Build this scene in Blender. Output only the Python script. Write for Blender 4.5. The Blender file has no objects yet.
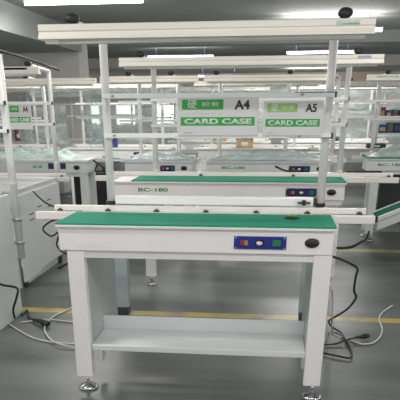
import bpy, bmesh, math, random
from mathutils import Vector, Matrix
S = bpy.context.scene
COL = S.collection
R = random.Random(7)

# ---------------------------------------------------------------- materials
def mat(name, col, rough=.5, metal=0., emit=None, estr=0., spec=.5, vary=.06, scale=6., bump=0., bscale=80., coat=0.):
    m = bpy.data.materials.new(name); m.use_nodes = True
    nt = m.node_tree; b = nt.nodes['Principled BSDF']
    b.inputs['Roughness'].default_value = rough
    b.inputs['Metallic'].default_value = metal
    b.inputs['Specular IOR Level'].default_value = spec
    b.inputs['Coat Weight'].default_value = coat
    tc = nt.nodes.new('ShaderNodeTexCoord')
    n = nt.nodes.new('ShaderNodeTexNoise'); n.inputs['Scale'].default_value = scale; n.inputs['Detail'].default_value = 4
    nt.links.new(tc.outputs['Object'], n.inputs['Vector'])
    r = nt.nodes.new('ShaderNodeValToRGB')
    r.color_ramp.elements[0].position = .3; r.color_ramp.elements[1].position = .7
    lo = [max(0, c * (1 - vary)) for c in col]; hi = [min(1, c * (1 + vary)) for c in col]
    r.color_ramp.elements[0].color = (*lo, 1); r.color_ramp.elements[1].color = (*hi, 1)
    nt.links.new(n.outputs['Fac'], r.inputs['Fac']); nt.links.new(r.outputs['Color'], b.inputs['Base Color'])
    if bump:
        n2 = nt.nodes.new('ShaderNodeTexNoise'); n2.inputs['Scale'].default_value = bscale
        nt.links.new(tc.outputs['Object'], n2.inputs['Vector'])
        bp = nt.nodes.new('ShaderNodeBump'); bp.inputs['Strength'].default_value = bump; bp.inputs['Distance'].default_value = .01
        nt.links.new(n2.outputs['Fac'], bp.inputs['Height']); nt.links.new(bp.outputs['Normal'], b.inputs['Normal'])
    if emit:
        b.inputs['Emission Color'].default_value = (*emit, 1); b.inputs['Emission Strength'].default_value = estr
    return m

M = {}
M['white'] = mat('white powder coat', (.89, .855, .845), .32, vary=.02)
M['white2'] = mat('cool white powder coat', (.74, .775, .75), .35, vary=.03)
M['frame'] = mat('white steel', (.85, .825, .815), .35, vary=.02)
M['shelf'] = mat('pale blue white sheet', (.70, .745, .745), .09, vary=.02)
M['rail'] = mat('white extrusion', (.90, .865, .83), .3, vary=.02)
M['bright'] = mat('bright anodised extrusion', (.985, .98, .97), .2, vary=.01)
M['cream'] = mat('cream lamp housing', (.92, .89, .81), .4, vary=.02)
M['tubeoff'] = mat('unlit lamp tube', (.85, .83, .78), .3, vary=.01)
M['post'] = mat('pale grey post', (.78, .78, .755), .3, vary=.02)
M['belt'] = mat('green conveyor belt', (.014, .29, .18), .75, vary=.05, scale=3, bump=.05, spec=.2)
M['belt2'] = mat('dark green belt', (.006, .13, .08), .9, vary=.1, spec=.1)
M['black'] = mat('black plastic', (.014, .014, .015), .4, vary=.1)
M['knob'] = mat('black rubber knob', (.025, .025, .027), .55, vary=.1)
M['blue'] = mat('blue control plate', (.012, .025, .24), .35, vary=.05)
M['navy'] = mat('navy control plate', (.012, .016, .11), .35, vary=.05)
M['red'] = mat('red rocker', (.32, .03, .015), .35)
M['orange'] = mat('orange rocker', (.50, .24, .06), .35)
M['green'] = mat('green button', (.01, .20, .05), .3)
M['greenink'] = mat('green print', (.02, .30, .12), .5)
M['signgreen'] = mat('card green print', (.035, .42, .07), .35, vary=.08)
M['signlime'] = mat('card light green print', (.33, .62, .18), .35, vary=.08)
M['card'] = mat('white card stock', (.80, .77, .79), .3, vary=.02)
M['ink'] = mat('dark grey print', (.05, .045, .05), .5)
M['inkgrey'] = mat('grey fine print', (.45, .40, .43), .5)
M['whiteink'] = mat('white print', (.86, .88, .84), .4, vary=.01)
M['chrome'] = mat('chrome', (.62, .64, .65), .18, 1.)
M['steel'] = mat('zinc steel', (.45, .46, .46), .35, .8)
M['brown'] = mat('brown clip', (.10, .055, .035), .5)
M['yellowtag'] = mat('yellow tape', (.72, .58, .20), .5)
M['cabw'] = mat('white cable', (.62, .62, .59), .45)
M['sticker'] = mat('pale sticker', (.86, .85, .84), .5, vary=.03, scale=30)
M['stickergreen'] = mat('pale green sticker', (.55, .70, .58), .4, vary=.2, scale=40)
M['stickerpurple'] = mat('lilac sticker', (.45, .40, .62), .4, vary=.15, scale=40)
M['ceiling'] = mat('grey painted concrete', (.31, .328, .312), .85, vary=.07, scale=1.2)
M['wall'] = mat('beige grey wall', (.58, .55, .50), .85, vary=.06, scale=1)
M['pink'] = mat('salmon wall', (.60, .46, .39), .85, vary=.06, scale=1)
M['column'] = mat('painted column', (.60, .59, .56), .8, vary=.05, scale=2)
M['duct'] = mat('dark conduit', (.02, .02, .02), .6)
M['darkgrey'] = mat('dark grey steel', (.05, .055, .052), .5)
M['sheet'] = mat('shade toned grey sheet', (.43, .47, .465), .35, vary=.03)  # grey darkened to paint in the shade on the front bench's side sheets
M['bluegrey'] = mat('blue grey sheet', (.40, .47, .48), .35, vary=.04)
M['tube'] = mat('lit fluorescent tube', (1, 1, 1), .5, emit=(1., .97, .93), estr=9.)
M['fixture'] = mat('fringe tinted fixture', (.48, .40, .75), .5)  # lilac paints the lens colour fringe along the lit tubes
M['pane'] = mat('daylit pane', (.9, .95, .95), .2, emit=(.93, 1., .98), estr=1.5)

def film_mat(name, col, alpha):
    m = bpy.data.materials.new(name); m.use_nodes = True; nt = m.node_tree
    b = nt.nodes['Principled BSDF']; out = nt.nodes['Material Output']
    b.inputs['Base Color'].default_value = (*col, 1); b.inputs['Roughness'].default_value = .4
    tc = nt.nodes.new('ShaderNodeTexCoord')
    n = nt.nodes.new('ShaderNodeTexNoise'); n.inputs['Scale'].default_value = 3.5; n.inputs['Detail'].default_value = 4; n.inputs['Distortion'].default_value = 1.0
    mp = nt.nodes.new('ShaderNodeMapping'); mp.inputs['Scale'].default_value = (1, 1, 3)
    nt.links.new(tc.outputs['Object'], mp.inputs['Vector']); nt.links.new(mp.outputs['Vector'], n.inputs['Vector'])
    bp = nt.nodes.new('ShaderNodeBump'); bp.inputs['Strength'].default_value = .3; bp.inputs['Distance'].default_value = .04
    nt.links.new(n.outputs['Fac'], bp.inputs['Height']); nt.links.new(bp.outputs['Normal'], b.inputs['Normal'])
    t = nt.nodes.new('ShaderNodeBsdfTransparent'); t.inputs['Color'].default_value = (.93, .98, .96, 1)
    mx = nt.nodes.new('ShaderNodeMixShader')
    mr = nt.nodes.new('ShaderNodeMapRange'); mr.inputs['To Min'].default_value = max(0, alpha - .25); mr.inputs['To Max'].default_value = min(1, alpha + .25)
    mr.inputs['From Min'].default_value = .3; mr.inputs['From Max'].default_value = .7
    nt.links.new(n.outputs['Fac'], mr.inputs['Value']); nt.links.new(mr.outputs['Result'], mx.inputs['Fac'])
    nt.links.new(t.outputs[0], mx.inputs[1]); nt.links.new(b.outputs[0], mx.inputs[2]); nt.links.new(mx.outputs[0], out.inputs['Surface'])
    return m
M['film'] = film_mat('crumpled clear film', (.60, .72, .70), .40)
M['filmclear'] = film_mat('thin hanging film', (.58, .70, .67), .32)
M['filmheavy'] = film_mat('layered clear film', (.56, .67, .65), .7)

def floor_mat():
    m = bpy.data.materials.new('worn grey epoxy floor'); m.use_nodes = True; nt = m.node_tree; L = nt.links.new
    b = nt.nodes['Principled BSDF']; b.inputs['Roughness'].default_value = .38
    tc = nt.nodes.new('ShaderNodeTexCoord'); sp = nt.nodes.new('ShaderNodeSeparateXYZ'); L(tc.outputs['Object'], sp.inputs[0])
    n = nt.nodes.new('ShaderNodeTexNoise'); n.inputs['Scale'].default_value = 1.6; n.inputs['Detail'].default_value = 7
    mp = nt.nodes.new('ShaderNodeMapping'); mp.inputs['Scale'].default_value = (.7, 2.2, 1)
    L(tc.outputs['Object'], mp.inputs[0]); L(mp.outputs[0], n.inputs['Vector'])
    r = nt.nodes.new('ShaderNodeValToRGB'); e = r.color_ramp.elements
    e[0].position = .32; e[0].color = (.060, .072, .067, 1); e[1].position = .72; e[1].color = (.142, .160, .153, 1)
    L(n.outputs['Fac'], r.inputs[0])
    # pale scuffs
    n2 = nt.nodes.new('ShaderNodeTexNoise'); n2.inputs['Scale'].default_value = 9; n2.inputs['Detail'].default_value = 5; n2.inputs['Distortion'].default_value = 2
    L(tc.outputs['Object'], n2.inputs['Vector'])
    r2 = nt.nodes.new('ShaderNodeValToRGB'); r2.color_ramp.elements[0].position = .66; r2.color_ramp.elements[1].position = .76
    r2.color_ramp.elements[1].color = (.35, .35, .35, 1)
    L(n2.outputs['Fac'], r2.inputs[0])
    mx = nt.nodes.new('ShaderNodeMix'); mx.data_type = 'RGBA'; mx.inputs['B'].default_value = (.30, .31, .30, 1)
    L(r2.outputs[0], mx.inputs['Factor']); L(r.outputs[0], mx.inputs['A'])
    prev = mx.outputs['Result']
    for yc, w, col in ((1.355, .05, (.50, .37, .04)), (3.70, .075, (.36, .31, .12))):
        a = nt.nodes.new('ShaderNodeMath'); a.operation = 'SUBTRACT'; a.inputs[1].default_value = yc; L(sp.outputs['Y'], a.inputs[0])
        c = nt.nodes.new('ShaderNodeMath'); c.operation = 'ABSOLUTE'; L(a.outputs[0], c.inputs[0])
        d = nt.nodes.new('ShaderNodeMath'); d.operation = 'LESS_THAN'; d.inputs[1].default_value = w; L(c.outputs[0], d.inputs[0])
        n3 = nt.nodes.new('ShaderNodeTexNoise'); n3.inputs['Scale'].default_value = 5; n3.inputs['Detail'].default_value = 6; L(tc.outputs['Object'], n3.inputs['Vector'])
        r3 = nt.nodes.new('ShaderNodeValToRGB'); r3.color_ramp.elements[0].position = .30; r3.color_ramp.elements[1].position = .55
        L(n3.outputs['Fac'], r3.inputs[0])
        k = nt.nodes.new('ShaderNodeMath'); k.operation = 'MULTIPLY'; L(d.outputs[0], k.inputs[0]); L(r3.outputs[0], k.inputs[1])
        m2 = nt.nodes.new('ShaderNodeMix'); m2.data_type = 'RGBA'; m2.inputs['B'].default_value = (*col, 1)
        L(k.outputs[0], m2.inputs['Factor']); L(prev, m2.inputs['A']); prev = m2.outputs['Result']
    L(prev, b.inputs['Base Color'])
    return m
M['floor'] = floor_mat()

# ---------------------------------------------------------------- mesh builder
class MB:
    def __init__(s): s.v = []; s.f = []; s.sm = []
    def box(s, x0, x1, y0, y1, z0, z1, bev=0.):
        b = bmesh.new(); bmesh.ops.create_cube(b, size=1)
        for v in b.verts: v.co = Vector(((x0 + x1) / 2 + v.co.x * (x1 - x0), (y0 + y1) / 2 + v.co.y * (y1 - y0), (z0 + z1) / 2 + v.co.z * (z1 - z0)))
        if bev:
            bev = min(bev, .45 * min(x1 - x0, y1 - y0, z1 - z0))
            bmesh.ops.bevel(b, geom=b.edges[:], offset=bev, segments=2, profile=.5, affect='EDGES')
        return s.add(b)
    def add(s, b, smooth=False):
        b.verts.ensure_lookup_table(); b.verts.index_update(); n = len(s.v)
        s.v += [tuple(v.co) for v in b.verts]
        for f in b.faces: s.f.append([n + v.index for v in f.verts]); s.sm.append(smooth)
        b.free(); return s
    def cone(s, p0, p1, r0, r1, seg=16, sx=1., sz=1.):
        p0 = Vector(p0); p1 = Vector(p1); d = p1 - p0
        b = bmesh.new(); bmesh.ops.create_cone(b, cap_ends=True, segments=seg, radius1=r0, radius2=r1, depth=d.length)
        q = d.to_track_quat('Z', 'Y').to_matrix().to_4x4()
        for v in b.verts:
            c = q @ v.co; v.co = Vector((c.x * sx, c.y, c.z * sz)) + (p0 + p1) / 2
        return s.add(b, seg > 8)
    def lathe(s, prof, c=(0, 0, 0), seg=24):
        n = len(s.v)
        for r, z in prof:
            for k in range(seg):
                a = 2 * math.pi * k / seg; s.v.append((c[0] + r * math.cos(a), c[1] + r * math.sin(a), c[2] + z))
        for i in range(len(prof) - 1):
            for k in range(seg):
                k2 = (k + 1) % seg
                s.f.append([n + i * seg + k, n + i * seg + k2, n + (i + 1) * seg + k2, n + (i + 1) * seg + k]); s.sm.append(True)
        s.f.append([n + k for k in range(seg)][::-1]); s.sm.append(False)
        s.f.append([n + (len(prof) - 1) * seg + k for k in range(seg)]); s.sm.append(False)
        return s
    def prism(s, prof, x0, x1):          # prof: (y, z) loop, extruded along X
        n = len(s.v); k = len(prof)
        for x in (x0, x1): s.v += [(x, y, z) for y, z in prof]
        for i in range(k):
            j = (i + 1) % k; s.f.append([n + i, n + j, n + k + j, n + k + i]); s.sm.append(False)
        s.f.append([n + i for i in range(k)][::-1]); s.f.append([n + k + i for i in range(k)]); s.sm += [False, False]
        return s
    def tube(s, pts, r, seg=8, sub=6):
        P = [Vector(p) for p in pts]; Q = []
        for i in range(len(P) - 1):
            a = P[max(i - 1, 0)]; b = P[i]; c = P[i + 1]; d = P[min(i + 2, len(P) - 1)]
            for k in range(sub):
                t = k / sub
                Q.append(.5 * ((2 * b) + (c - a) * t + (2 * a - 5 * b + 4 * c - d) * t * t + (3 * b - a - 3 * c + d) * t ** 3))
        Q.append(P[-1]); n = len(s.v); up = Vector((.31, .2, .93)).normalized()
        for i, p in enumerate(Q):
            t = (Q[min(i + 1, len(Q) - 1)] - Q[max(i - 1, 0)]).normalized()
            u = t.cross(up); u = u.normalized() if u.length > 1e-4 else t.orthogonal().normalized(); w = u.cross(t)
            for k in range(seg):
                a = 2 * math.pi * k / seg; s.v.append(tuple(p + r * (math.cos(a) * u + math.sin(a) * w)))
        for i in range(len(Q) - 1):
            for k in range(seg):
                k2 = (k + 1) % seg; s.f.append([n + i * seg + k, n + i * seg + k2, n + (i + 1) * seg + k2, n + (i + 1) * seg + k]); s.sm.append(True)
        s.f.append([n + k for k in range(seg)]); s.f.append([n + (len(Q) - 1) * seg + k for k in range(seg)][::-1]); s.sm += [False, False]
        return s
    def build(s, name, m, parent=None, label=None, kind=None):
        me = bpy.data.meshes.new(name); me.from_pydata(s.v, [], s.f); me.update()
        b = bmesh.new(); b.from_mesh(me); bmesh.ops.recalc_face_normals(b, faces=b.faces[:]); b.to_mesh(me); b.free()
        for p, q in zip(me.polygons, s.sm): p.use_smooth = q
        me.materials.append(M[m] if isinstance(m, str) else m)
        o = bpy.data.objects.new(name, me); COL.objects.link(o); o.parent = parent
        if label: o['label'] = label
        if kind: o['kind'] = kind
        return o

def B(name, m, parent, *a, bev=.003, label=None):
    return MB().box(*a, bev=bev).build(name, m, parent, label)
def thing(name, label, cat, loc=(0, 0, 0), group=None):
    o = bpy.data.objects.new(name, None); COL.objects.link(o); o.location = loc; o.empty_display_size = .1
    return tag(o, label, cat, group)
def tag(o, label, cat, group=None, kind=None):
    o['label'] = label; o['category'] = cat
    if group: o['group'] = group
    if kind: o['kind'] = kind
    return o
def struct(mb, name, m):
    return mb.build(name, m, None, None, 'structure')
def text(name, s, m, parent, x0, x1, y, z0, z1, bold=0.):
    cu = bpy.data.curves.new(name, 'FONT'); cu.body = s; cu.extrude = .0; cu.offset = bold
    o = bpy.data.objects.new(name, cu); COL.objects.link(o)
    bpy.context.view_layer.update()
    me = bpy.data.meshes.new_from_object(o.evaluated_get(bpy.context.evaluated_depsgraph_get()))
    bpy.data.objects.remove(o); bpy.data.curves.remove(cu)
    xs = [v.co.x for v in me.vertices]; ys = [v.co.y for v in me.vertices]
    if not xs: return None
    ax, bx, ay, by = min(xs), max(xs), min(ys), max(ys)
    b = bmesh.new(); b.from_mesh(me)
    for v in b.verts:
        v.co = Vector((x0 + (v.co.x - ax) / (bx - ax) * (x1 - x0), y, z0 + (v.co.y - ay) / (by - ay) * (z1 - z0)))
    r = bmesh.ops.extrude_face_region(b, geom=b.faces[:])
    for v in [g for g in r['geom'] if isinstance(g, bmesh.types.BMVert)]: v.co.y -= .0012
    bmesh.ops.recalc_face_normals(b, faces=b.faces[:]); b.to_mesh(me); b.free()
    me.materials.clear(); me.materials.append(M[m]); me.name = name
    o = bpy.data.objects.new(name, me); COL.objects.link(o); o.parent = parent
    return o

# ---------------------------------------------------------------- workbench
LAMP = [(-.020, 1.490), (-.066, 1.490), (-.070, 1.486), (-.070, 1.470), (-.064, 1.466), (-.080, 1.446), (-.080, 1.442), (-.010, 1.442), (-.010, 1.446), (-.022, 1.466)]
def bench(label, x, y, x0, x1, posts=(), lamp=None, rails=None, rail_x=None, depth=.34, legs=True, shelf=False, plate=None, outlet=None,
          script=None, tone='white', belt='belt', board=None, dz=0., side=None, detail=False, belt_x=None, railz=(1.25, 1.09), legy=.004, pr=.019, bz=0., group=None, legx=None, name='assembly_workbench', postbot=.74):
    t = thing(name, label, 'workbench', (x, y, 0), group)
    D = depth; yr = D
    fr = 'frame' if tone == 'white' else 'white2'
    B('apron_box', tone, t, x0, x1, .0, D, .658 + bz, .757 + bz, bev=.004)
    B('front_lip', fr, t, x0 - .008, x1 + .008, -.012, D, .7572 + bz, .767 + bz, bev=.002)
    bx = belt_x or (x0 - .01, x1 + .01)
    B('belt', belt, t, bx[0], bx[1], -.006, D, .7672 + bz, .7745 + bz, bev=.003)
    lx = legx or (x0 + .03, x1 - .0)
    if legs:
        B('cross_beam', fr, t, lx[0], lx[1], .012, .045, .626, .6578, bev=.002)
        for s_, xa, xb in ((1, lx[0], lx[0] + .077), (-1, lx[1] - .077, lx[1])):
            B('leg', fr, t, xa, xb, legy, legy + .046, .066, .6578 if 0 else .6575, bev=.003)
            xi = xb - .012 if s_ > 0 else xa
            if detail:
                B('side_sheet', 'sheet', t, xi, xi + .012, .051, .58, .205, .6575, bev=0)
                B('side_bracket', fr, t, xi - .004, xi + .014, .20, .27, .075, .2045, bev=.002)
            elif legy < .1:
                B('leg', fr, t, xa, xb, D - .06, D - .012, .066, .6575, bev=.003)
                B('side_sheet', fr, t, xi, xi + .012, .051, D - .061, .45, .6575, bev=0)
            for yy in ((legy + .026,) if detail or legy > .1 else (.03, D - .036)):
                xc = (xa + xb) / 2 + (.006 if detail else 0)
                f = MB().lathe([(.046, 0), (.047, .007), (.040, .015), (.017, .021), (.013, .026)], (xc, yy, 0))
                f.cone((xc, yy, .026), (xc, yy, .066), .008, .008, 10)
                fo = f.build('foot', 'chrome', t)
                if detail and yy < .1: MB().cone((xc, yy, .0262), (xc, yy, .036), .013, .013, 6).build('hex_nut', 'steel', fo)
    if shelf:
        xa, xb = lx[0] + .078, lx[1] - .078
        B('shelf', 'shelf', t, xa, xb, .014, D - .065, .196, .226, bev=.004)
        B('shelf_upstand', 'shelf', t, xa, xb, D - .064, D - .061, .196, .292, bev=0)
    if side:   # full side sheets (enclosed bench): list of (y0, y1, z0, z1)
        for a in side: B('side_sheet', 'white2', t, x1 + .001, x1 + .02, a[0], a[1], a[2], a[3], bev=.004)
    if rail_x:
        B('guide_rail', 'rail', t, rail_x[0], rail_x[1], D + .006, D + .034, .735 + bz, .7715 + bz, bev=.004)
        r2 = (rail_x[0] + .085, rail_x[1] - .04)
        B('guide_rail', 'rail', t, r2[0], r2[1], D + .045, D + .070, .772 + bz, .797 + bz, bev=.003)
        B('rail_spacer', 'frame', t, r2[0] + .2, r2[1] - .2, D + .035, D + .070, .735 + bz, .7718 + bz, bev=0)
        n = 7 if detail else 4
        for k in range(n):
            xx = r2[0] + .03 + (r2[1] - r2[0] - .06) * k / (n - 1)
            MB().box(xx - .013, xx + .013, D + .035, D + .0445, .772 + bz, .781 + bz, .002).cone((xx, D + .04, .781 + bz), (xx, D + .04, .785 + bz), .006, .006, 8).build('rail_clip', 'brown', t)
    yp = D + .092
    for px in posts:
        MB().cone((px, yp, postbot), (px, yp, 1.485 + dz), pr, pr, 12).build('post', 'post', t)
        if detail: MB().cone((px, yp, .80), (px, yp, .815), pr + .006, pr + .006, 12).build('post_collar', 'black', t)
        else: MB().cone((px, yp, .80), (px, yp, .81), pr + .005, pr + .005, 8).build('post_collar', 'frame', t)
    if rails:
        for i, z in enumerate(railz):
            a, b_ = rails
            rz = B('cross_rail', 'bright', t, a, b_, yp - pr - .024, yp - pr - .001, z, z + .020, bev=.002)
            B('end_cap', 'black', rz, b_, b_ + .008, yp - pr - .026, yp - pr, z - .001, z + .021, bev=.001)
            if detail:
                B('rail_seam', 'black', rz, b_ - .19, b_, yp - pr - .0255, yp - pr - .0242, z - .0005, z + .0025, bev=0) if i else B('rail_seam', 'black', rz, b_ - .17, b_, yp - pr - .0255, yp - pr - .0242, z + .0175, z + .0205, bev=0)
                MB().cone((b_ - .14, yp - pr - .0242, z + .010), (b_ - .14, yp - pr - .027, z + .010), .008, .008, 10, 1, .55).build('rail_screw', 'steel', rz)
                MB().cone((a + .05, yp - pr - .0242, z + .010), (a + .05, yp - pr - .027, z + .010), .008, .008, 10, 1, .55).build('rail_screw', 'steel', rz)
    if lamp:
        ly = yp - .43
        P_ = [(a + ly + .0, z + dz) for a, z in LAMP]
        hs = MB().prism(P_, lamp[0], lamp[1]).build('lamp_housing', 'cream', t)
        MB().cone((lamp[0] + .03, ly - .045, 1.436 + dz), (lamp[1] - .03, ly - .045, 1.436 + dz), .009, .009, 10).build('lamp_tube', 'tubeoff', hs)
        for px in posts:
            if lamp[0] < px < lamp[1] or not detail:
                if not (lamp[0] - .2 < px < lamp[1] + .2): continue
                pc = min(max(px, lamp[0] + .02), lamp[1] - .02)
                am = MB().tube([(px, yp, 1.480 + dz), ((px + pc) / 2, (yp + ly) / 2, 1.490 + dz), (pc, ly - .03, 1.499 + dz)], .013, 8, 3).build('lamp_arm', 'frame', t)
                MB().cone((pc, ly - .03, 1.508 + dz), (pc, ly - .062, 1.508 + dz), .026, .026, 18, 1, .62).build('lamp_knob', 'knob', am)
    if plate:
        a, b_ = plate
        pl = B('control_plate', 'blue' if detail else 'navy', t, a, b_, -.004, -.0002, .679, .732, bev=.001)
        w = b_ - a; ys = -.0042
        MB().box(a + w * .13, a + w * .20, ys - .006, ys, .696, .715, .001).build('rocker', 'red', pl)
        MB().box(a + w * .205, a + w * .27, ys - .006, ys, .696, .715, .001).build('rocker', 'orange', pl)
        xc = a + w * .49
        kn = MB().cone((xc, ys, .707), (xc, ys - .003, .707), .021, .021, 18, 1, .62).build('knob_ring', 'black', pl)
        MB().cone((xc, ys - .003, .705), (xc, ys - .016, .704), .014, .010, 16, 1, .62).build('knob', 'whiteink', pl)
        MB().box(a + w * .74, a + w * .89, ys - .006, ys, .693, .718, .002).build('push_button', 'green', pl)
        for xx in (a + .008, b_ - .008):
            for zz in (.684, .727): MB().cone((xx, ys, zz), (xx, ys - .002, zz), .004, .004, 8).build('plate_screw', 'steel', pl)
    if outlet is not None:
        o_ = MB().cone((outlet, -.0002, .708), (outlet, -.006, .708), .031, .029, 24, 1, .64).build('speaker_grille' if 0 else 'round_vent', 'black', t)
        hb = MB()
        for i in range(-2, 3):
            for j in range(-1, 2):
                hb.cone((outlet + i * .0095, -.0061, .708 + j * .009), (outlet + i * .0095, -.0068, .708 + j * .009), .0028, .0028, 6, 1, .7)
        if detail: hb.build('vent_holes', 'brown', o_)
    if script: text('model_lettering', script[0], 'greenink', t, script[1], script[2], -.0003, .703, .7265, .02)
    if board:
        B('back_board', 'bright', t, board[0], board[1], D + .074, D + .120, .800, .838, bev=.006)
        bk = MB().cone((board[1] - .045, D + .0735, .818), (board[1] - .045, D + .055, .818), .012, .012, 12)
        bk.box(board[1] - .075, board[1] - .015, D + .05, D + .06, .814, .822, .002)
        bk.build('board_knob', 'black', t)
        B('board_end', 'darkgrey', t, board[1] + .001, board[1] + .012, D + .076, D + .118, .800, .836, bev=.001)
    return t

# front bench
c1 = bench('white workbench nearest the camera with green belt, blue control plate and two hung card cases', 0, 0, -.590, .592,
           posts=(-.447, .551), lamp=(-.575, .658), rails=(-.456, .572), rail_x=(-.806, .80), plate=(.177, .398), outlet=.504,
           shelf=True, board=(-.425, .520), detail=True, belt_x=(-.600, .600), legx=(-.560, .594))
B('inspection_sticker', 'sticker', c1, -.505, -.345, -.0012, -.0002, .676, .704, bev=0)
B('lamp_sticker', 'stickergreen', c1, .520, .603, -.0700, -.0692, 1.471, 1.484, bev=0)
text('sticker_print', 'ooooooo', 'greenink', c1, .545, .600, -.0702, 1.4725, 1.476)
B('rail_bracket', 'frame', c1, .604, .640, .352, .372, .49, .7348, bev=.002)
MB().cone((.618, .3515, .482), (.618, .344, .482), .012, .012, 10).cone((.618, .36, .49), (.618, .36, .465), .005, .005, 8).build('bracket_bolt', 'chrome', c1)
B('rail_tape', 'yellowtag', c1, .515, .60, .3385, .3455, .7718, .7765, bev=0)
B('lamp_bracket', 'cream', c1, -.555, -.50, -.06, -.03, 1.428, 1.4418, bev=.002)

# second bench behind
c2 = bench('wide white workbench with green lettering directly behind the front one', 0, 1.87, -.77, .80,
           posts=(-.540, .790), lamp=(-.675, .945), rails=(-.56, .80), rail_x=(-.98, 1.20), plate=(.413, .621), outlet=.714,
           script=('BC-180', -.593, -.386), belt_x=(-.64, .805), legx=(-.605, .79), legy=.26, shelf=False, tone='white')
B('lamp_sticker', 'stickerpurple', c2, .79, .87, -.0700, -.0692, 1.471, 1.484, bev=0)

# left column
l1 = bench('pale grey enclosed workbench cut off by the left edge, nearest on the left', 0, .80, -2.8, -1.31, posts=(-1.262,), depth=.40 - .0,
           legs=False, tone='white2', side=[(.01, .47, .0, .745)], rail_x=None, pr=.024, postbot=.36, belt_x=(-2.8, -1.34))
MB().cone((-1.262, .492, .36), (-1.262, .492, .30), .008, .008, 8).build('post_rod', 'frame', l1)
for z in (.585, .445):
    MB().cone((-1.262, .492, z), (-1.262, .492, z + .016), .031, .031, 14).box(-1.33, -1.262, .484, .500, z + .002, z + .014, .001).build('post_clamp', 'steel', l1)
for z in (1.232, 1.085):
    rz = B('cross_rail', 'bright', l1, -2.6, -1.245, .447, .467, z, z + .019)
    B('end_cap', 'black', rz, -1.245, -1.237, .445, .468, z - .001, z + .020, bev=.001)

l2 = bench('enclosed pale workbench on the left with slotted side sheets and a lamp bar', 0, 1.90, -2.95, -1.50, posts=(-2.75, -1.515,), depth=1.02,
           lamp=(-2.85, -1.435), rails=(-2.8, -1.50), rail_x=(-2.9, -1.39), legs=False, tone='white2', railz=(1.238, 1.085),
           side=[(.0, .36, .05, .66), (.365, 1.02, .075, .66)], belt='white2', dz=-.005, bz=-.075, postbot=.655)
for k, (yy, zz) in enumerate(((.42, .53), (.66, .55), (.42, .48), (.66, .50), (.22, .50), (.22, .46))):
    B('slot', 'darkgrey', l2, -1.4795, -1.4785, yy, yy + .10, zz, zz + .008, bev=0)
for yy, z1 in ((.05, .05), (.95, .075)):
    B('foot_block', 'darkgrey', l2, -1.52, -1.50, yy, yy + .05, 0, z1 + .0, bev=0)
B('floor_plinth', 'white2', l2, -2.95, -1.53, .02, 1.0, 0, .58, bev=0)
B('lamp_sticker', 'stickerpurple', l2, -1.70, -1.52, .612, .6128, 1.465, 1.478, bev=0)
B('plinth', 'white2', l1, -2.8, -1.312, .02, .39, 0, .657, bev=0)

# third row
bench('pale workbench at far left with two dark blue plates on its front', 0, 3.75, -3.0, -1.45, posts=(-2.6, -1.95), lamp=(-3.2, -1.30), rails=(-3.0, -1.9),
      outlet=-1.55, rail_x=(-3.2, -1.30), script=('BC-180', -1.98, -1.89), tone='white2', dz=-.04, belt='white2')
for a in (-1.829, -1.71): 
    o_ = B('control_plate', 'navy', bpy.data.objects['assembly_workbench.004'], a, a + .054, -.004, -.0002, .695, .747, bev=.001)
bench('pale workbench of the third row, left of the one with a plastic heap', 0, 3.75, -1.08, -.44, posts=(-1.0, -.62), lamp=(-1.26, -.38), rails=(-1.2, -.45),
      plate=(-.742, -.60), outlet=-.515, rail_x=(-1.2, -.41), tone='white2', dz=-.03, belt='sheet')
bench('pale workbench of the third row centred behind the lettered one', 0, 3.75, -.30, .83, posts=(-.22, .42, .87), lamp=(-.33, .80), rails=(-.3, .9),
      plate=(.458, .652), outlet=.74, script=('BC-180', -.158, .056), rail_x=(-.34, 1.0), tone='white2', dz=-.03, belt='sheet')
r3 = bench('pale workbench at far right with green lettering beside the goods rack', 0, 4.20, 1.21, 2.7, posts=(1.30, 2.4), lamp=(1.12, 2.6), rails=(1.18, 2.6),
      script=('BC-180', 1.318, 1.55), rail_x=(1.1, 2.8), tone='white2', dz=-.02, legx=(1.27, 2.66))
B('lamp_sticker', 'stickergreen', r3, 1.20, 1.40, -.0700, -.0692, 1.447, 1.462, bev=0)

# far rows
far = []
names = ['leftmost', 'second from left', 'third from left', 'fourth from left', 'rightmost']
rows = [(5.8, 'fourth row', (-3.9, -2.25, -.6, 1.0)), (7.6, 'fifth row', (-4.6, -2.9, -1.2, .5)), (9.6, 'farthest row', (-5.2, -3.4, -1.6, .2, 2.0))]
for yy, rn, xs in rows:
    for k, xx in enumerate(xs):
        bench('distant pale workbench, %s in the %s before the back wall' % (names[k] if k + 1 < len(xs) else 'rightmost', rn), xx, yy, 0, 1.3, posts=(.12, 1.15), lamp=(-.05, 1.4), rails=(.05, 1.25),
              rail_x=(-.1, 1.45), plate=(.85, 1.05) if k % 2 else None, tone='white2', belt='white2', dz=R.uniform(-.03, .0), legs=True, group='distant workbenches')

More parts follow.
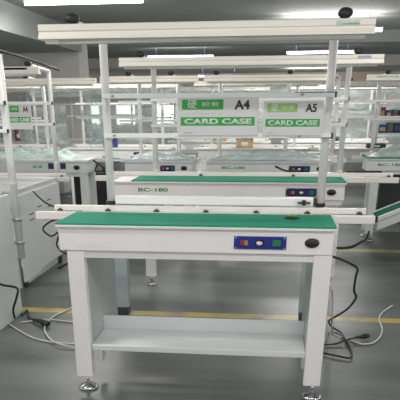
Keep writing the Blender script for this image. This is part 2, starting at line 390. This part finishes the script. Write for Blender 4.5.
# ---------------------------------------------------------------- card cases
def card_case(label, x0, x1, z0, z1, y, big=True, title='A4', plain=False):
    t = thing('card_case', label, 'card case', (x0, y, z0)); w = x1 - x0; h = z1 - z0
    B('card_sheet', 'card', t, 0, w, -.004, .0, 0, h, bev=.001)
    if big:
        B('title_block', 'signgreen', t, .05 * w, .57 * w, -.0052, -.0042, .70 * h, .97 * h, bev=0)
        text('title_print', '\u786c', 'whiteink', t, .12 * w, .235 * w, -.0053, .73 * h, .95 * h)
        text('title_print', '\u80f6\u5957', 'whiteink', t, .30 * w, .52 * w, -.0053, .79 * h, .90 * h)
        text('size_print', title, 'ink', t, .71 * w, .90 * w, -.0042, .70 * h, .95 * h, .03)
        text('fine_print', 'o o o o o o', 'inkgrey', t, .10 * w, .56 * w, -.0042, .585 * h, .605 * h)
        B('name_bar', 'signgreen', t, .03 * w, .97 * w, -.0052, -.0042, .27 * h, .50 * h, bev=0)
        text('name_print', 'CARD CASE', 'whiteink', t, .08 * w, .93 * w, -.0053, .31 * h, .46 * h, .035)
        text('fine_print', '0000', 'inkgrey', t, .07 * w, .17 * w, -.0042, .06 * h, .09 * h)
    B('clear_sleeve', 'filmclear' if 0 else 'card', t, -.004, w + .004, .0002, .0015, -.004, h + .004, bev=0)
    return t
card_case('large white card case with green bars, printed A4, clipped between the front cross rails', -.109, .243, 1.101, 1.249, .386)
k5 = card_case('smaller white card case printed A5, hung right of the large one', .272, .524, 1.101, 1.232, .386, True, 'A5')
for o in list(k5.children):
    if o.name.startswith('title_block'): o.data.materials[0] = M['signlime']
cl = card_case('white card case printed A4 hung on the frame at the far left', -1.90, -1.675, 1.062, 1.237, 2.955)

# ---------------------------------------------------------------- small objects on the front bench
k = thing('push_button_switch', 'small black button with a green cap lying on the green belt', 'button', (.418, .22, .7746))
MB().lathe([(.032, 0), (.034, .003), (.030, .007), (.02, .009)], seg=20).build('base', 'black', k)
MB().lathe([(.019, .0092), (.019, .013), (.012, .016)], (.004, 0, 0), 16).build('cap', 'signgreen', k)

# ---------------------------------------------------------------- cables
def cable(name, label, pts, r, m, plug=None):
    o = MB().tube(pts, r).build(name, m)
    tag(o, label, 'cable')
    if plug:
        p, q = Vector(plug[0]), Vector(plug[1])
        MB().cone(p, q, r * 1.2, r * 3.2, 12, 1, .8).cone(q, q + (q - p) * .5, r * 3.4, r * 3.0, 12, 1, .8).build('plug', 'black', o)
    return o
G = .007
cable('power_cable', 'white cable snaking from the left bench towards the front bench leg', [(-1.33, 1.05, G), (-1.183, .88, G), (-1.039, .737, G), (-.915, .676, G), (-.80, .652, G), (-.66, .64, G), (-.5, .66, G)], .005, 'cabw')
cable('power_cable', 'white cable looped in a wide arc left of the front bench', [(-.80, 1.60, G), (-.956, 1.485, G), (-1.01, 1.327, G), (-1.053, 1.156, G), (-1.037, .959, G), (-.968, .784, G * 1.8), (-.869, .63, 3 * G), (-.785, .59, G * 2), (-.66, .58, G)], .005, 'cabw')
cable('power_cable', 'thin white cable running straight behind the looped one', [(-1.22, 1.03, G), (-1.081, 1.110, G), (-.981, 1.098, G), (-.842, 1.067, G), (-.6, 1.04, G)], .005, 'cabw')
cable('power_cable', 'black cable hanging down the side of the left bench', [(-1.284, .86, .31), (-1.262, .92, .27), (-1.20, .99, .235), (-1.215, 1.0, .172), (-1.258, 1.03, .089), (-1.275, 1.08, .02)], .007, 'black')
cable('power_cable', 'black cable with a plug lying on the floor beside the left bench', [(-1.270, 1.19, .011), (-1.275, 1.29, .012), (-1.24, 1.24, .014), (-1.20, 1.137, .014), (-1.14, 1.06, .013)], .007, 'black', ((-1.14, 1.06, .022), (-1.06, 1.0, .022)))
cable('power_cable', 'white cable curving across the floor right of the front bench', [(.652, .50, .393), (.662, .52, .343), (.673, .56, .24), (.70, .72, .10), (.78, .95, G), (.842, .874, G), (.889, .834, G), (.949, .868, G), (1.004, .987, G), (1.038, 1.15, G), (1.045, 1.344, G), (1.086, 1.51, G), (1.178, 1.694, G)], .005, 'cabw')
cable('power_cable', 'long black cable drooping from the front bench and looping on the floor at right', [(.600, .3, .602), (.613, .3, .599), (.679, .3, .578), (.738, .3, .547), (.737, .3, .51), (.736, .3, .444), (.752, .33, .40), (.74, .5, .30), (.71, .8, .17), (.70, 1.0, .09), (.72, 1.12, .03), (.748, 1.10, .012), (.78, 1.02, .012), (.805, .78, .012), (.809, .644, .012), (.786, .576, .012), (.725, .601, .012), (.646, .642, .012), (.56, .66, .012)], .0055, 'black')
cable('power_cable', 'short black cable ending in a black plug on the floor at right', [(.56, .74, .012), (.654, .781, .012), (.729, .807, .012), (.80, .851, .025), (.845, .885, .025)], .0055, 'black', ((.845, .885, .027), (.90, .92, .027)))
cable('power_cable', 'black cable on the floor bowed around the far right bench leg', [(.70, 3.85, .011), (.85, 3.80, .011), (.94, 3.76, .011), (1.02, 3.75, .011), (1.11, 3.83, .011), (1.20, 4.04, .011), (1.285, 4.16, .03), (1.31, 4.19, .10)], .010, 'black')
cable('power_cable', 'black cable poking up left of the front bench rails', [(-.735, .45, .780), (-.772, .45, .793), (-.806, .45, .816), (-.85, .47, .85)], .0042, 'black')
cable('power_cable', 'tangled black cable hanging beneath the left end of the front rails', [(-.70, .40, .733), (-.753, .40, .718), (-.794, .40, .682), (-.756, .40, .649), (-.715, .40, .668), (-.727, .41, .631), (-.736, .42, .597), (-.70, .43, .562), (-.60, .43, .55), (-.54, .40, .58)], .0045, 'black')
cable('power_cable', 'black cable lying on the floor behind the front bench leg', [(-1.45, 2.60, .011), (-1.40, 2.9, .011), (-1.30, 3.05, .011), (-1.2, 2.8, .011), (-1.28, 2.65, .011), (-1.12, 2.6, .011), (-.95, 2.72, .011)], .008, 'black')

cable('power_cable', 'short black cable crossing the rails of the lettered bench', [(.332, 2.30, .835), (.391, 2.29, .812), (.43, 2.265, .806), (.50, 2.262, .806)], .007, 'black')
cable('power_cable', 'black cable lying on the rails right of the far post of the lettered bench', [(.84, 2.263, .806), (.92, 2.264, .806), (1.0, 2.262, .806), (1.08, 2.263, .806)], .007, 'black')
cable('power_cable', 'black cable tangle hanging between two third-row benches at left', [(-1.398, 3.80, .772), (-1.332, 3.8, .728), (-1.276, 3.8, .685), (-1.385, 3.8, .675), (-1.34, 3.82, .74), (-1.30, 3.82, .65), (-1.36, 3.8, .58), (-1.354, 3.8, .52)], .008, 'black')

# ---------------------------------------------------------------- plastic film
def film(label, x0, x1, y0, y1, z, m='film', amp=.05, seed=1, vertical=False, ztop=None, nx=60, ny=14, sag=.0):
    rr = random.Random(seed)
    ph = [(rr.uniform(3, 22), rr.uniform(3, 22), rr.uniform(0, 6), rr.uniform(.2, 1)) for _ in range(9)]
    v = []; f = []
    for j in range(ny + 1):
        for i in range(nx + 1):
            u, w = i / nx, j / ny; x = x0 + (x1 - x0) * u
            d = sum(c * math.sin(a * u * (x1 - x0) * 1.6 + b_ * w * 1.3 + p) for a, b_, p, c in ph) / 4
            d += rr.uniform(-.25, .25)
            if vertical: v.append((x, y0 + amp * d, z + (ztop - z) * w + (.02 * d if j == ny else 0) - sag * math.sin(math.pi * u) * w))
            else:
                env = math.sin(math.pi * w) ** .6 if 0 < w < 1 else 0
                env *= min(1, 6 * u, 6 * (1 - u)) if 0 < u < 1 else 0
                v.append((x, y0 + (y1 - y0) * w, z + max(.004, env * (amp * (1 + .7 * d)))))
    for j in range(ny):
        for i in range(nx):
            a = j * (nx + 1) + i; f.append([a, a + 1, a + nx + 2, a + nx + 1])
    b = MB(); b.v = v; b.f = f; b.sm = [True] * len(f)
    o = b.build('plastic_film', m); tag(o, label, 'plastic film'); return o
film('crumpled clear film heaped on the third-row bench in the centre', -.28, .80, 3.77, 4.08, .776, 'filmheavy', .05, 3)
film('crumpled clear film heaped on the third-row bench left of centre', -1.06, -.46, 3.77, 4.08, .776, 'filmheavy', .05, 4)
film('loose clear film spread on the far left bench with two blue plates', -2.9, -1.5, 3.77, 4.08, .776, 'film', .07, 5)
film('shiny clear film bunched on the far right bench below the goods rack', 1.23, 2.65, 4.22, 4.53, .776, 'filmheavy', .09, 6)
film('small clear film sheet hung from the fourth-row frame at the left', -3.0, -2.35, 6.255, 0, .80, 'filmclear', .03, 7, True, 1.26, 40, 14)
film('cloudy film sheet hung along the fifth row before the back wall', -4.5, 3.6, 8.13, 0, .80, 'film', .05, 9, True, 1.46, 120, 14)
film('bluish film band stretched over the third-row lamp bars', -2.2, 1.0, 4.50, 0, 1.31, 'film', .025, 10, True, 1.40, 90, 4)
film('narrow film strip hanging beside the left post of the front bench', -1.62, -1.36, 4.5, 0, .84, 'film', .03, 11, True, 1.30, 24, 16)

# ---------------------------------------------------------------- goods rack, right
rk = thing('goods_rack', 'grey two-tier rack full of small coloured packages at the right edge', 'rack', (1.62, 6.95, 0))
for xx in (0, 1.1):
    for yy in (0, .3): B('upright', 'steel', rk, xx, xx + .03, yy, yy + .03, 0, 1.30)
for zz in (.90, 1.07, 1.245): B('rack_shelf', 'bluegrey', rk, -.005, 1.135, -.005, .335, zz - .015, zz)
pal = [(.04, .06, .25), (.45, .18, .10), (.55, .38, .22), (.05, .20, .10), (.60, .52, .42), (.25, .06, .08), (.03, .04, .06), (.48, .30, .16)]
pm = [mat('package print %d' % i, c, .5, vary=.35, scale=14) for i, c in enumerate(pal)]
cn = ['navy', 'rust red', 'tan', 'dark green', 'cream', 'maroon', 'black', 'amber']
for ti, zz in enumerate((.90, 1.07)):
    xx = 1.66; n = 0
    while xx < 1.98:
        w = R.uniform(.07, .12); h = R.uniform(.09, .14); c = (n * 3 + ti * 5 + n // 4) % 8
        o = thing('package', '%s package, %s from the left on the %s shelf of the rack' % (cn[c], ('first', 'second', 'third', 'fourth', 'fifth')[n], ('lower', 'middle')[ti]), 'package', (xx, 7.0, zz + .0005), 'packages on the rack')
        MB().box(0, w - .012, 0, .2, 0, h, .006).build('carton', pm[c], o)
        B('carton_label', pm[(c + 2) % 8], o, .012, w - .026, -.002, -.0003, h * .25, h * .7, bev=0)
        xx += w; n += 1
o = thing('package', 'long red-brown package lying on top of the rack', 'package', (1.72, 6.98, 1.2455), 'packages on the rack')
MB().box(0, .5, 0, .2, 0, .045, .008).build('carton', pm[1], o); B('carton_label', pm[4], o, .1, .3, -.002, -.0003, .01, .035, bev=0)

kinds = [('parts_bin', 'open-topped parts bin', 'bin', 'navy', .16, .12, .08), ('carton_box', 'brown carton', 'box', 'tan', .20, .16, .12), ('tool_case', 'flat black tool case', 'case', 'black', .22, .14, .05), ('carton_box', 'tall dark carton', 'box', 'maroon', .12, .12, .17)]
pmat = dict(zip(cn, pm))
place = [(5.8, -2.1, 'leftmost of three'), (5.8, -.45, 'middle of three'), (5.8, 1.1, 'rightmost of three'), (7.6, -3.9, 'leftmost'), (7.6, -2.5, 'left of centre'), (7.6, -.9, 'near the centre'), (7.6, .7, 'rightmost'), (9.6, -4.6, 'leftmost'), (9.6, -3.2, 'left of centre'), (9.6, -1.3, 'near the centre'), (9.6, .4, 'rightmost')]
rown = {5.8: 'fourth', 7.6: 'fifth', 9.6: 'farthest'}
for i, (yy, xx, pos) in enumerate(place):
    nm, lb, ct, cc, w_, d_, h_ = kinds[i % 4]
    o = thing(nm, '%s on a bench in the %s row, %s item there' % (lb, rown[yy], pos), ct, (xx + .3, yy + .1, .775))
    b = MB()
    if nm == 'parts_bin': b.box(0, w_, 0, d_, 0, .006).box(0, .006, 0, d_, .006, h_).box(w_ - .006, w_, 0, d_, .006, h_).box(0, w_, 0, .006, .006, h_ * .7).box(0, w_, d_ - .006, d_, .006, h_)
    else: b.box(0, w_, 0, d_, 0, h_, .006)
    b.build('body', pmat[cc], o)
    B('front_label', 'sticker', o, w_ * .3, w_ * .7, -.002, -.0003, h_ * .25, h_ * .55, bev=0)

# ---------------------------------------------------------------- inclined belt at right, bins under benches
t = thing('inclined_conveyor', 'small inclined conveyor with dark green belt and white edges at the right', 'conveyor', (1.235, 3.2, 0))
def ramp(y0, y1, za, zb, th, x0=0., x1=1.2):
    b = MB(); b.v = [(x0, y0, za), (x1, y0, zb), (x1, y1, zb), (x0, y1, za)]; b.v += [(x, y, z - th) for x, y, z in b.v]
    b.f = [[0, 1, 2, 3], [7, 6, 5, 4], [0, 4, 5, 1], [1, 5, 6, 2], [2, 6, 7, 3], [3, 7, 4, 0]]; b.sm = [False] * 6; return b
ramp(.012, .30, .37, .86, .02).build('belt', 'belt2', t)
ramp(-.012, .011, .376, .866, .035).build('side_rail', 'rail', t); ramp(-.012, .011, .335, .825, .07).build('side_skirt', 'white2', t); ramp(.301, .325, .376, .866, .035).build('side_rail', 'rail', t)
for xx, h in ((.35, .475), (1.0, .74)):
    for yy in (.0, .29): B('leg', 'frame', t, xx, xx + .04, yy, yy + .03, 0, h)

o = thing('storage_cabinet', 'dark grey cabinet standing beneath the far left bench', 'cabinet', (-1.44, 4.27, 0))
B('body', 'darkgrey', o, -.30, .10, 0, .30, 0, .62, bev=.005); B('door', 'black', o, -.28, .08, -.012, -.0005, .03, .59)
B('handle', 'steel', o, .04, .055, -.03, -.0125, .28, .36)
o = thing('panel_board', 'blue-grey board leaning upright behind the left post of the front bench', 'board', (-1.02, 3.2, 0))
B('sheet', 'bluegrey', o, -.02, .22, 0, .02, 0.02, .70); B('edge_strip', 'frame', o, -.045, -.021, -.004, .024, 0, .70)
B('stand_foot', 'frame', o, -.02, .22, -.1, .12, 0, .0195)

t = thing('steel_stand', 'low blue-grey stand behind the front bench, seen between its legs', 'stand', (0, 1.30, 0))
for xx in (-.652, .532):
    l_ = B('leg', 'bluegrey', t, xx, xx + .08, 0, .07, .05, .60); B('foot', 'darkgrey', l_, xx + .004, xx + .076, -.004, .074, 0, .0495)
B('top_plate', 'bluegrey', t, -.652, .612, -.01, .10, .6005, .63)
B('cross_bar', 'bluegrey', t, -.571, .531, .02, .05, .56, .60)
t = thing('storage_cabinet', 'dark cabinet standing under the far right bench behind the inclined conveyor', 'cabinet', (1.42, 4.62, 0))
B('body', 'darkgrey', t, 0, 1.15, 0, .3, .12, .60, bev=.005); B('door', 'darkgrey', t, .02, .56, -.012, -.0005, .14, .58); B('door', 'darkgrey', t, .58, 1.13, -.012, -.0005, .14, .58)
for xx in (.0, 1.10): B('foot', 'steel', t, xx, xx + .05, .1, .15, 0, .1195)

# ---------------------------------------------------------------- room
struct(MB().box(-9, 7, -14, 22.1, -.1, 0), 'floor', 'floor')
struct(MB().box(-9, 7, -14, 22.1, 2.20, 2.3), 'ceiling', 'ceiling')
struct(MB().box(-9, 7, 22, 22.1, 0, 1.30).box(-9, -6, 22, 22.1, 1.3, 2.2), 'wall_back', 'wall')
struct(MB().box(-6, 7, 22.0, 22.1, 1.30, 2.2), 'wall_back', 'pink')
struct(MB().box(-9.1, -9, 0, 22.1, 0, .6), 'wall_left', 'wall')
struct(MB().box(7, 7.1, 0, 22.1, 0, .6), 'wall_right', 'wall')
for i, (a, b_) in enumerate(((-8.2, -7.4), (-6.3, -5.85), (-5.1, -4.6), (-3.7, -3.2))):
    w = struct(MB().box(a, b_, 21.93, 21.99, .75, 1.27).box(a - .05, a, 21.9, 22, .7, 1.3).box(b_, b_ + .05, 21.9, 22, .7, 1.3), 'window_%d' % (i + 1), 'pane')
    B('window_frame', 'frame', w, a - .06, b_ + .06, 21.88, 21.925, .88, .92)
# beams / columns
struct(MB().box(-3.35, -2.62, 8.05, 8.6, 0, 2.2), 'trim_1', 'column')
struct(MB().box(-3.9, -2.55, 3.0, 8.0, 1.93, 2.2), 'trim_2', 'ceiling')
struct(MB().box(-9, 7, 8.7, 9.1, 2.05, 2.2), 'trim_3', 'ceiling')
struct(MB().box(-9, 7, 14.0, 14.5, 2.0, 2.2), 'trim_4', 'wall')
struct(MB().box(-9, -3.8, 9.4, 9.6, 0, 2.2), 'wall_partition', 'column')
o = MB().tube([(-2.62, 4.6, 1.765), (-2.33, 5.0, 1.675), (-2.14, 5.0, 1.615), (-2.02, 5.02, 1.575)], .012).build('cable_duct', 'duct')
tag(o, 'black conduit slanting down from the ceiling beam at upper left', 'conduit')
# ---------------------------------------------------------------- ceiling tubes
def tube(label, xc, y, z, W=20, L=1.2):
    TUBE_W = W
    t = thing('ceiling_light', label, 'ceiling light', (xc, y, z), 'ceiling tube lights')
    MB().box(-L / 2 - .02, L / 2 + .02, -.022, .022, .018, .034, .005).box(-.45, -.44, -.005, .005, .034, 2.2 - z).box(.44, .45, -.005, .005, .034, 2.2 - z).build('fixture', 'fixture', t)
    MB().cone((-L / 2, 0, 0), (L / 2, 0, 0), .017, .017, 10).build('tube', 'tube', t)
    d = bpy.data.lights.new('tube_glow', 'AREA'); d.shape = 'RECTANGLE'; d.size = L; d.size_y = .08; d.energy = TUBE_W; d.color = (1, .965, .92)
    l = bpy.data.objects.new('tube_lamp', d); COL.objects.link(l); l.parent = t; l.location = (0, 0, -.022)
    d2 = d.copy(); d2.energy = TUBE_W * .22
    l2 = bpy.data.objects.new('tube_lamp_up', d2); COL.objects.link(l2); l2.parent = t; l2.location = (0, .06, .0); l2.rotation_euler = (math.radians(120), 0, 0)
    l3 = bpy.data.objects.new('tube_lamp_up', d2); COL.objects.link(l3); l3.parent = t; l3.location = (0, -.06, .0); l3.rotation_euler = (math.radians(-120), 0, 0)
tube('lit ceiling tube nearest the camera at the top left', -1.64, 4.75, 2.14, 26)
tube('lit ceiling tube left of the picture centre, under the second lamp bar', -1.50, 10.98, 2.03, 26)
tube('lit ceiling tube right of centre crossing behind the right post', 1.03, 10.70, 2.05, 26)
tube('small far lit ceiling tube near the middle', -1.37, 18.1, 1.98, 60)
tube('small far lit ceiling tube right of the middle', 1.16, 19.3, 2.01, 60)
tube('lit ceiling tube mostly hidden behind the right end of the front lamp bar', .93, 6.8, 2.036, 30)

# unseen lamps without fixtures: hall rows behind the camera, added fill over the benches
for xx, yy in ((-1.6, -.6), (.6, -1.4), (-1.6, -4), (.9, -4.2), (3.4, -2), (3.6, 2.5), (-4.6, 3), (-.8, .9), (-.8, 2.9), (1.2, 1.2), (1.4, 3.2), (-2.6, 1.5), (-3, 3.9)):
    d = bpy.data.lights.new('hall_fill', 'AREA'); d.shape = 'RECTANGLE'; d.size = 1.2; d.size_y = .1; d.energy = 17 if yy < 0 else 7; d.color = (1, .96, .92)
    l = bpy.data.objects.new('hall_fill_lamp', d); COL.objects.link(l); l.location = (xx, yy, 2.12)

w = bpy.data.worlds.new('daylight'); S.world = w; w.use_nodes = True
w.node_tree.nodes['Background'].inputs[0].default_value = (.97, .98, 1, 1); w.node_tree.nodes['Background'].inputs[1].default_value = 1.2

# ---------------------------------------------------------------- camera
cd = bpy.data.cameras.new('camera'); cam = bpy.data.objects.new('camera', cd); COL.objects.link(cam); S.camera = cam
cd.sensor_width = 36; cd.sensor_fit = 'HORIZONTAL'; cd.lens = 655.66 / 400 * 36
cd.shift_x = (200 - 184.1) / 400; cd.shift_y = (452.34 - 200) / 400
cd.clip_start = .05; cd.clip_end = 100
yaw, pit, rol = .1292, .4845, -.0053
f = Vector((-math.sin(yaw) * math.cos(pit), math.cos(yaw) * math.cos(pit), -math.sin(pit)))
r = Vector((math.cos(yaw), math.sin(yaw), 0)); u = r.cross(f)
r2 = r * math.cos(rol) + u * math.sin(rol); u2 = r2.cross(f)
cam.matrix_world = Matrix(((r2.x, u2.x, -f.x, .3335), (r2.y, u2.y, -f.y, -2.8826), (r2.z, u2.z, -f.z, 1.2143), (0, 0, 0, 1)))
S.view_settings.view_transform = 'Standard'; S.view_settings.look = 'None'; S.view_settings.gamma = 1; S.view_settings.use_curve_mapping = False
S.view_settings.exposure = .44
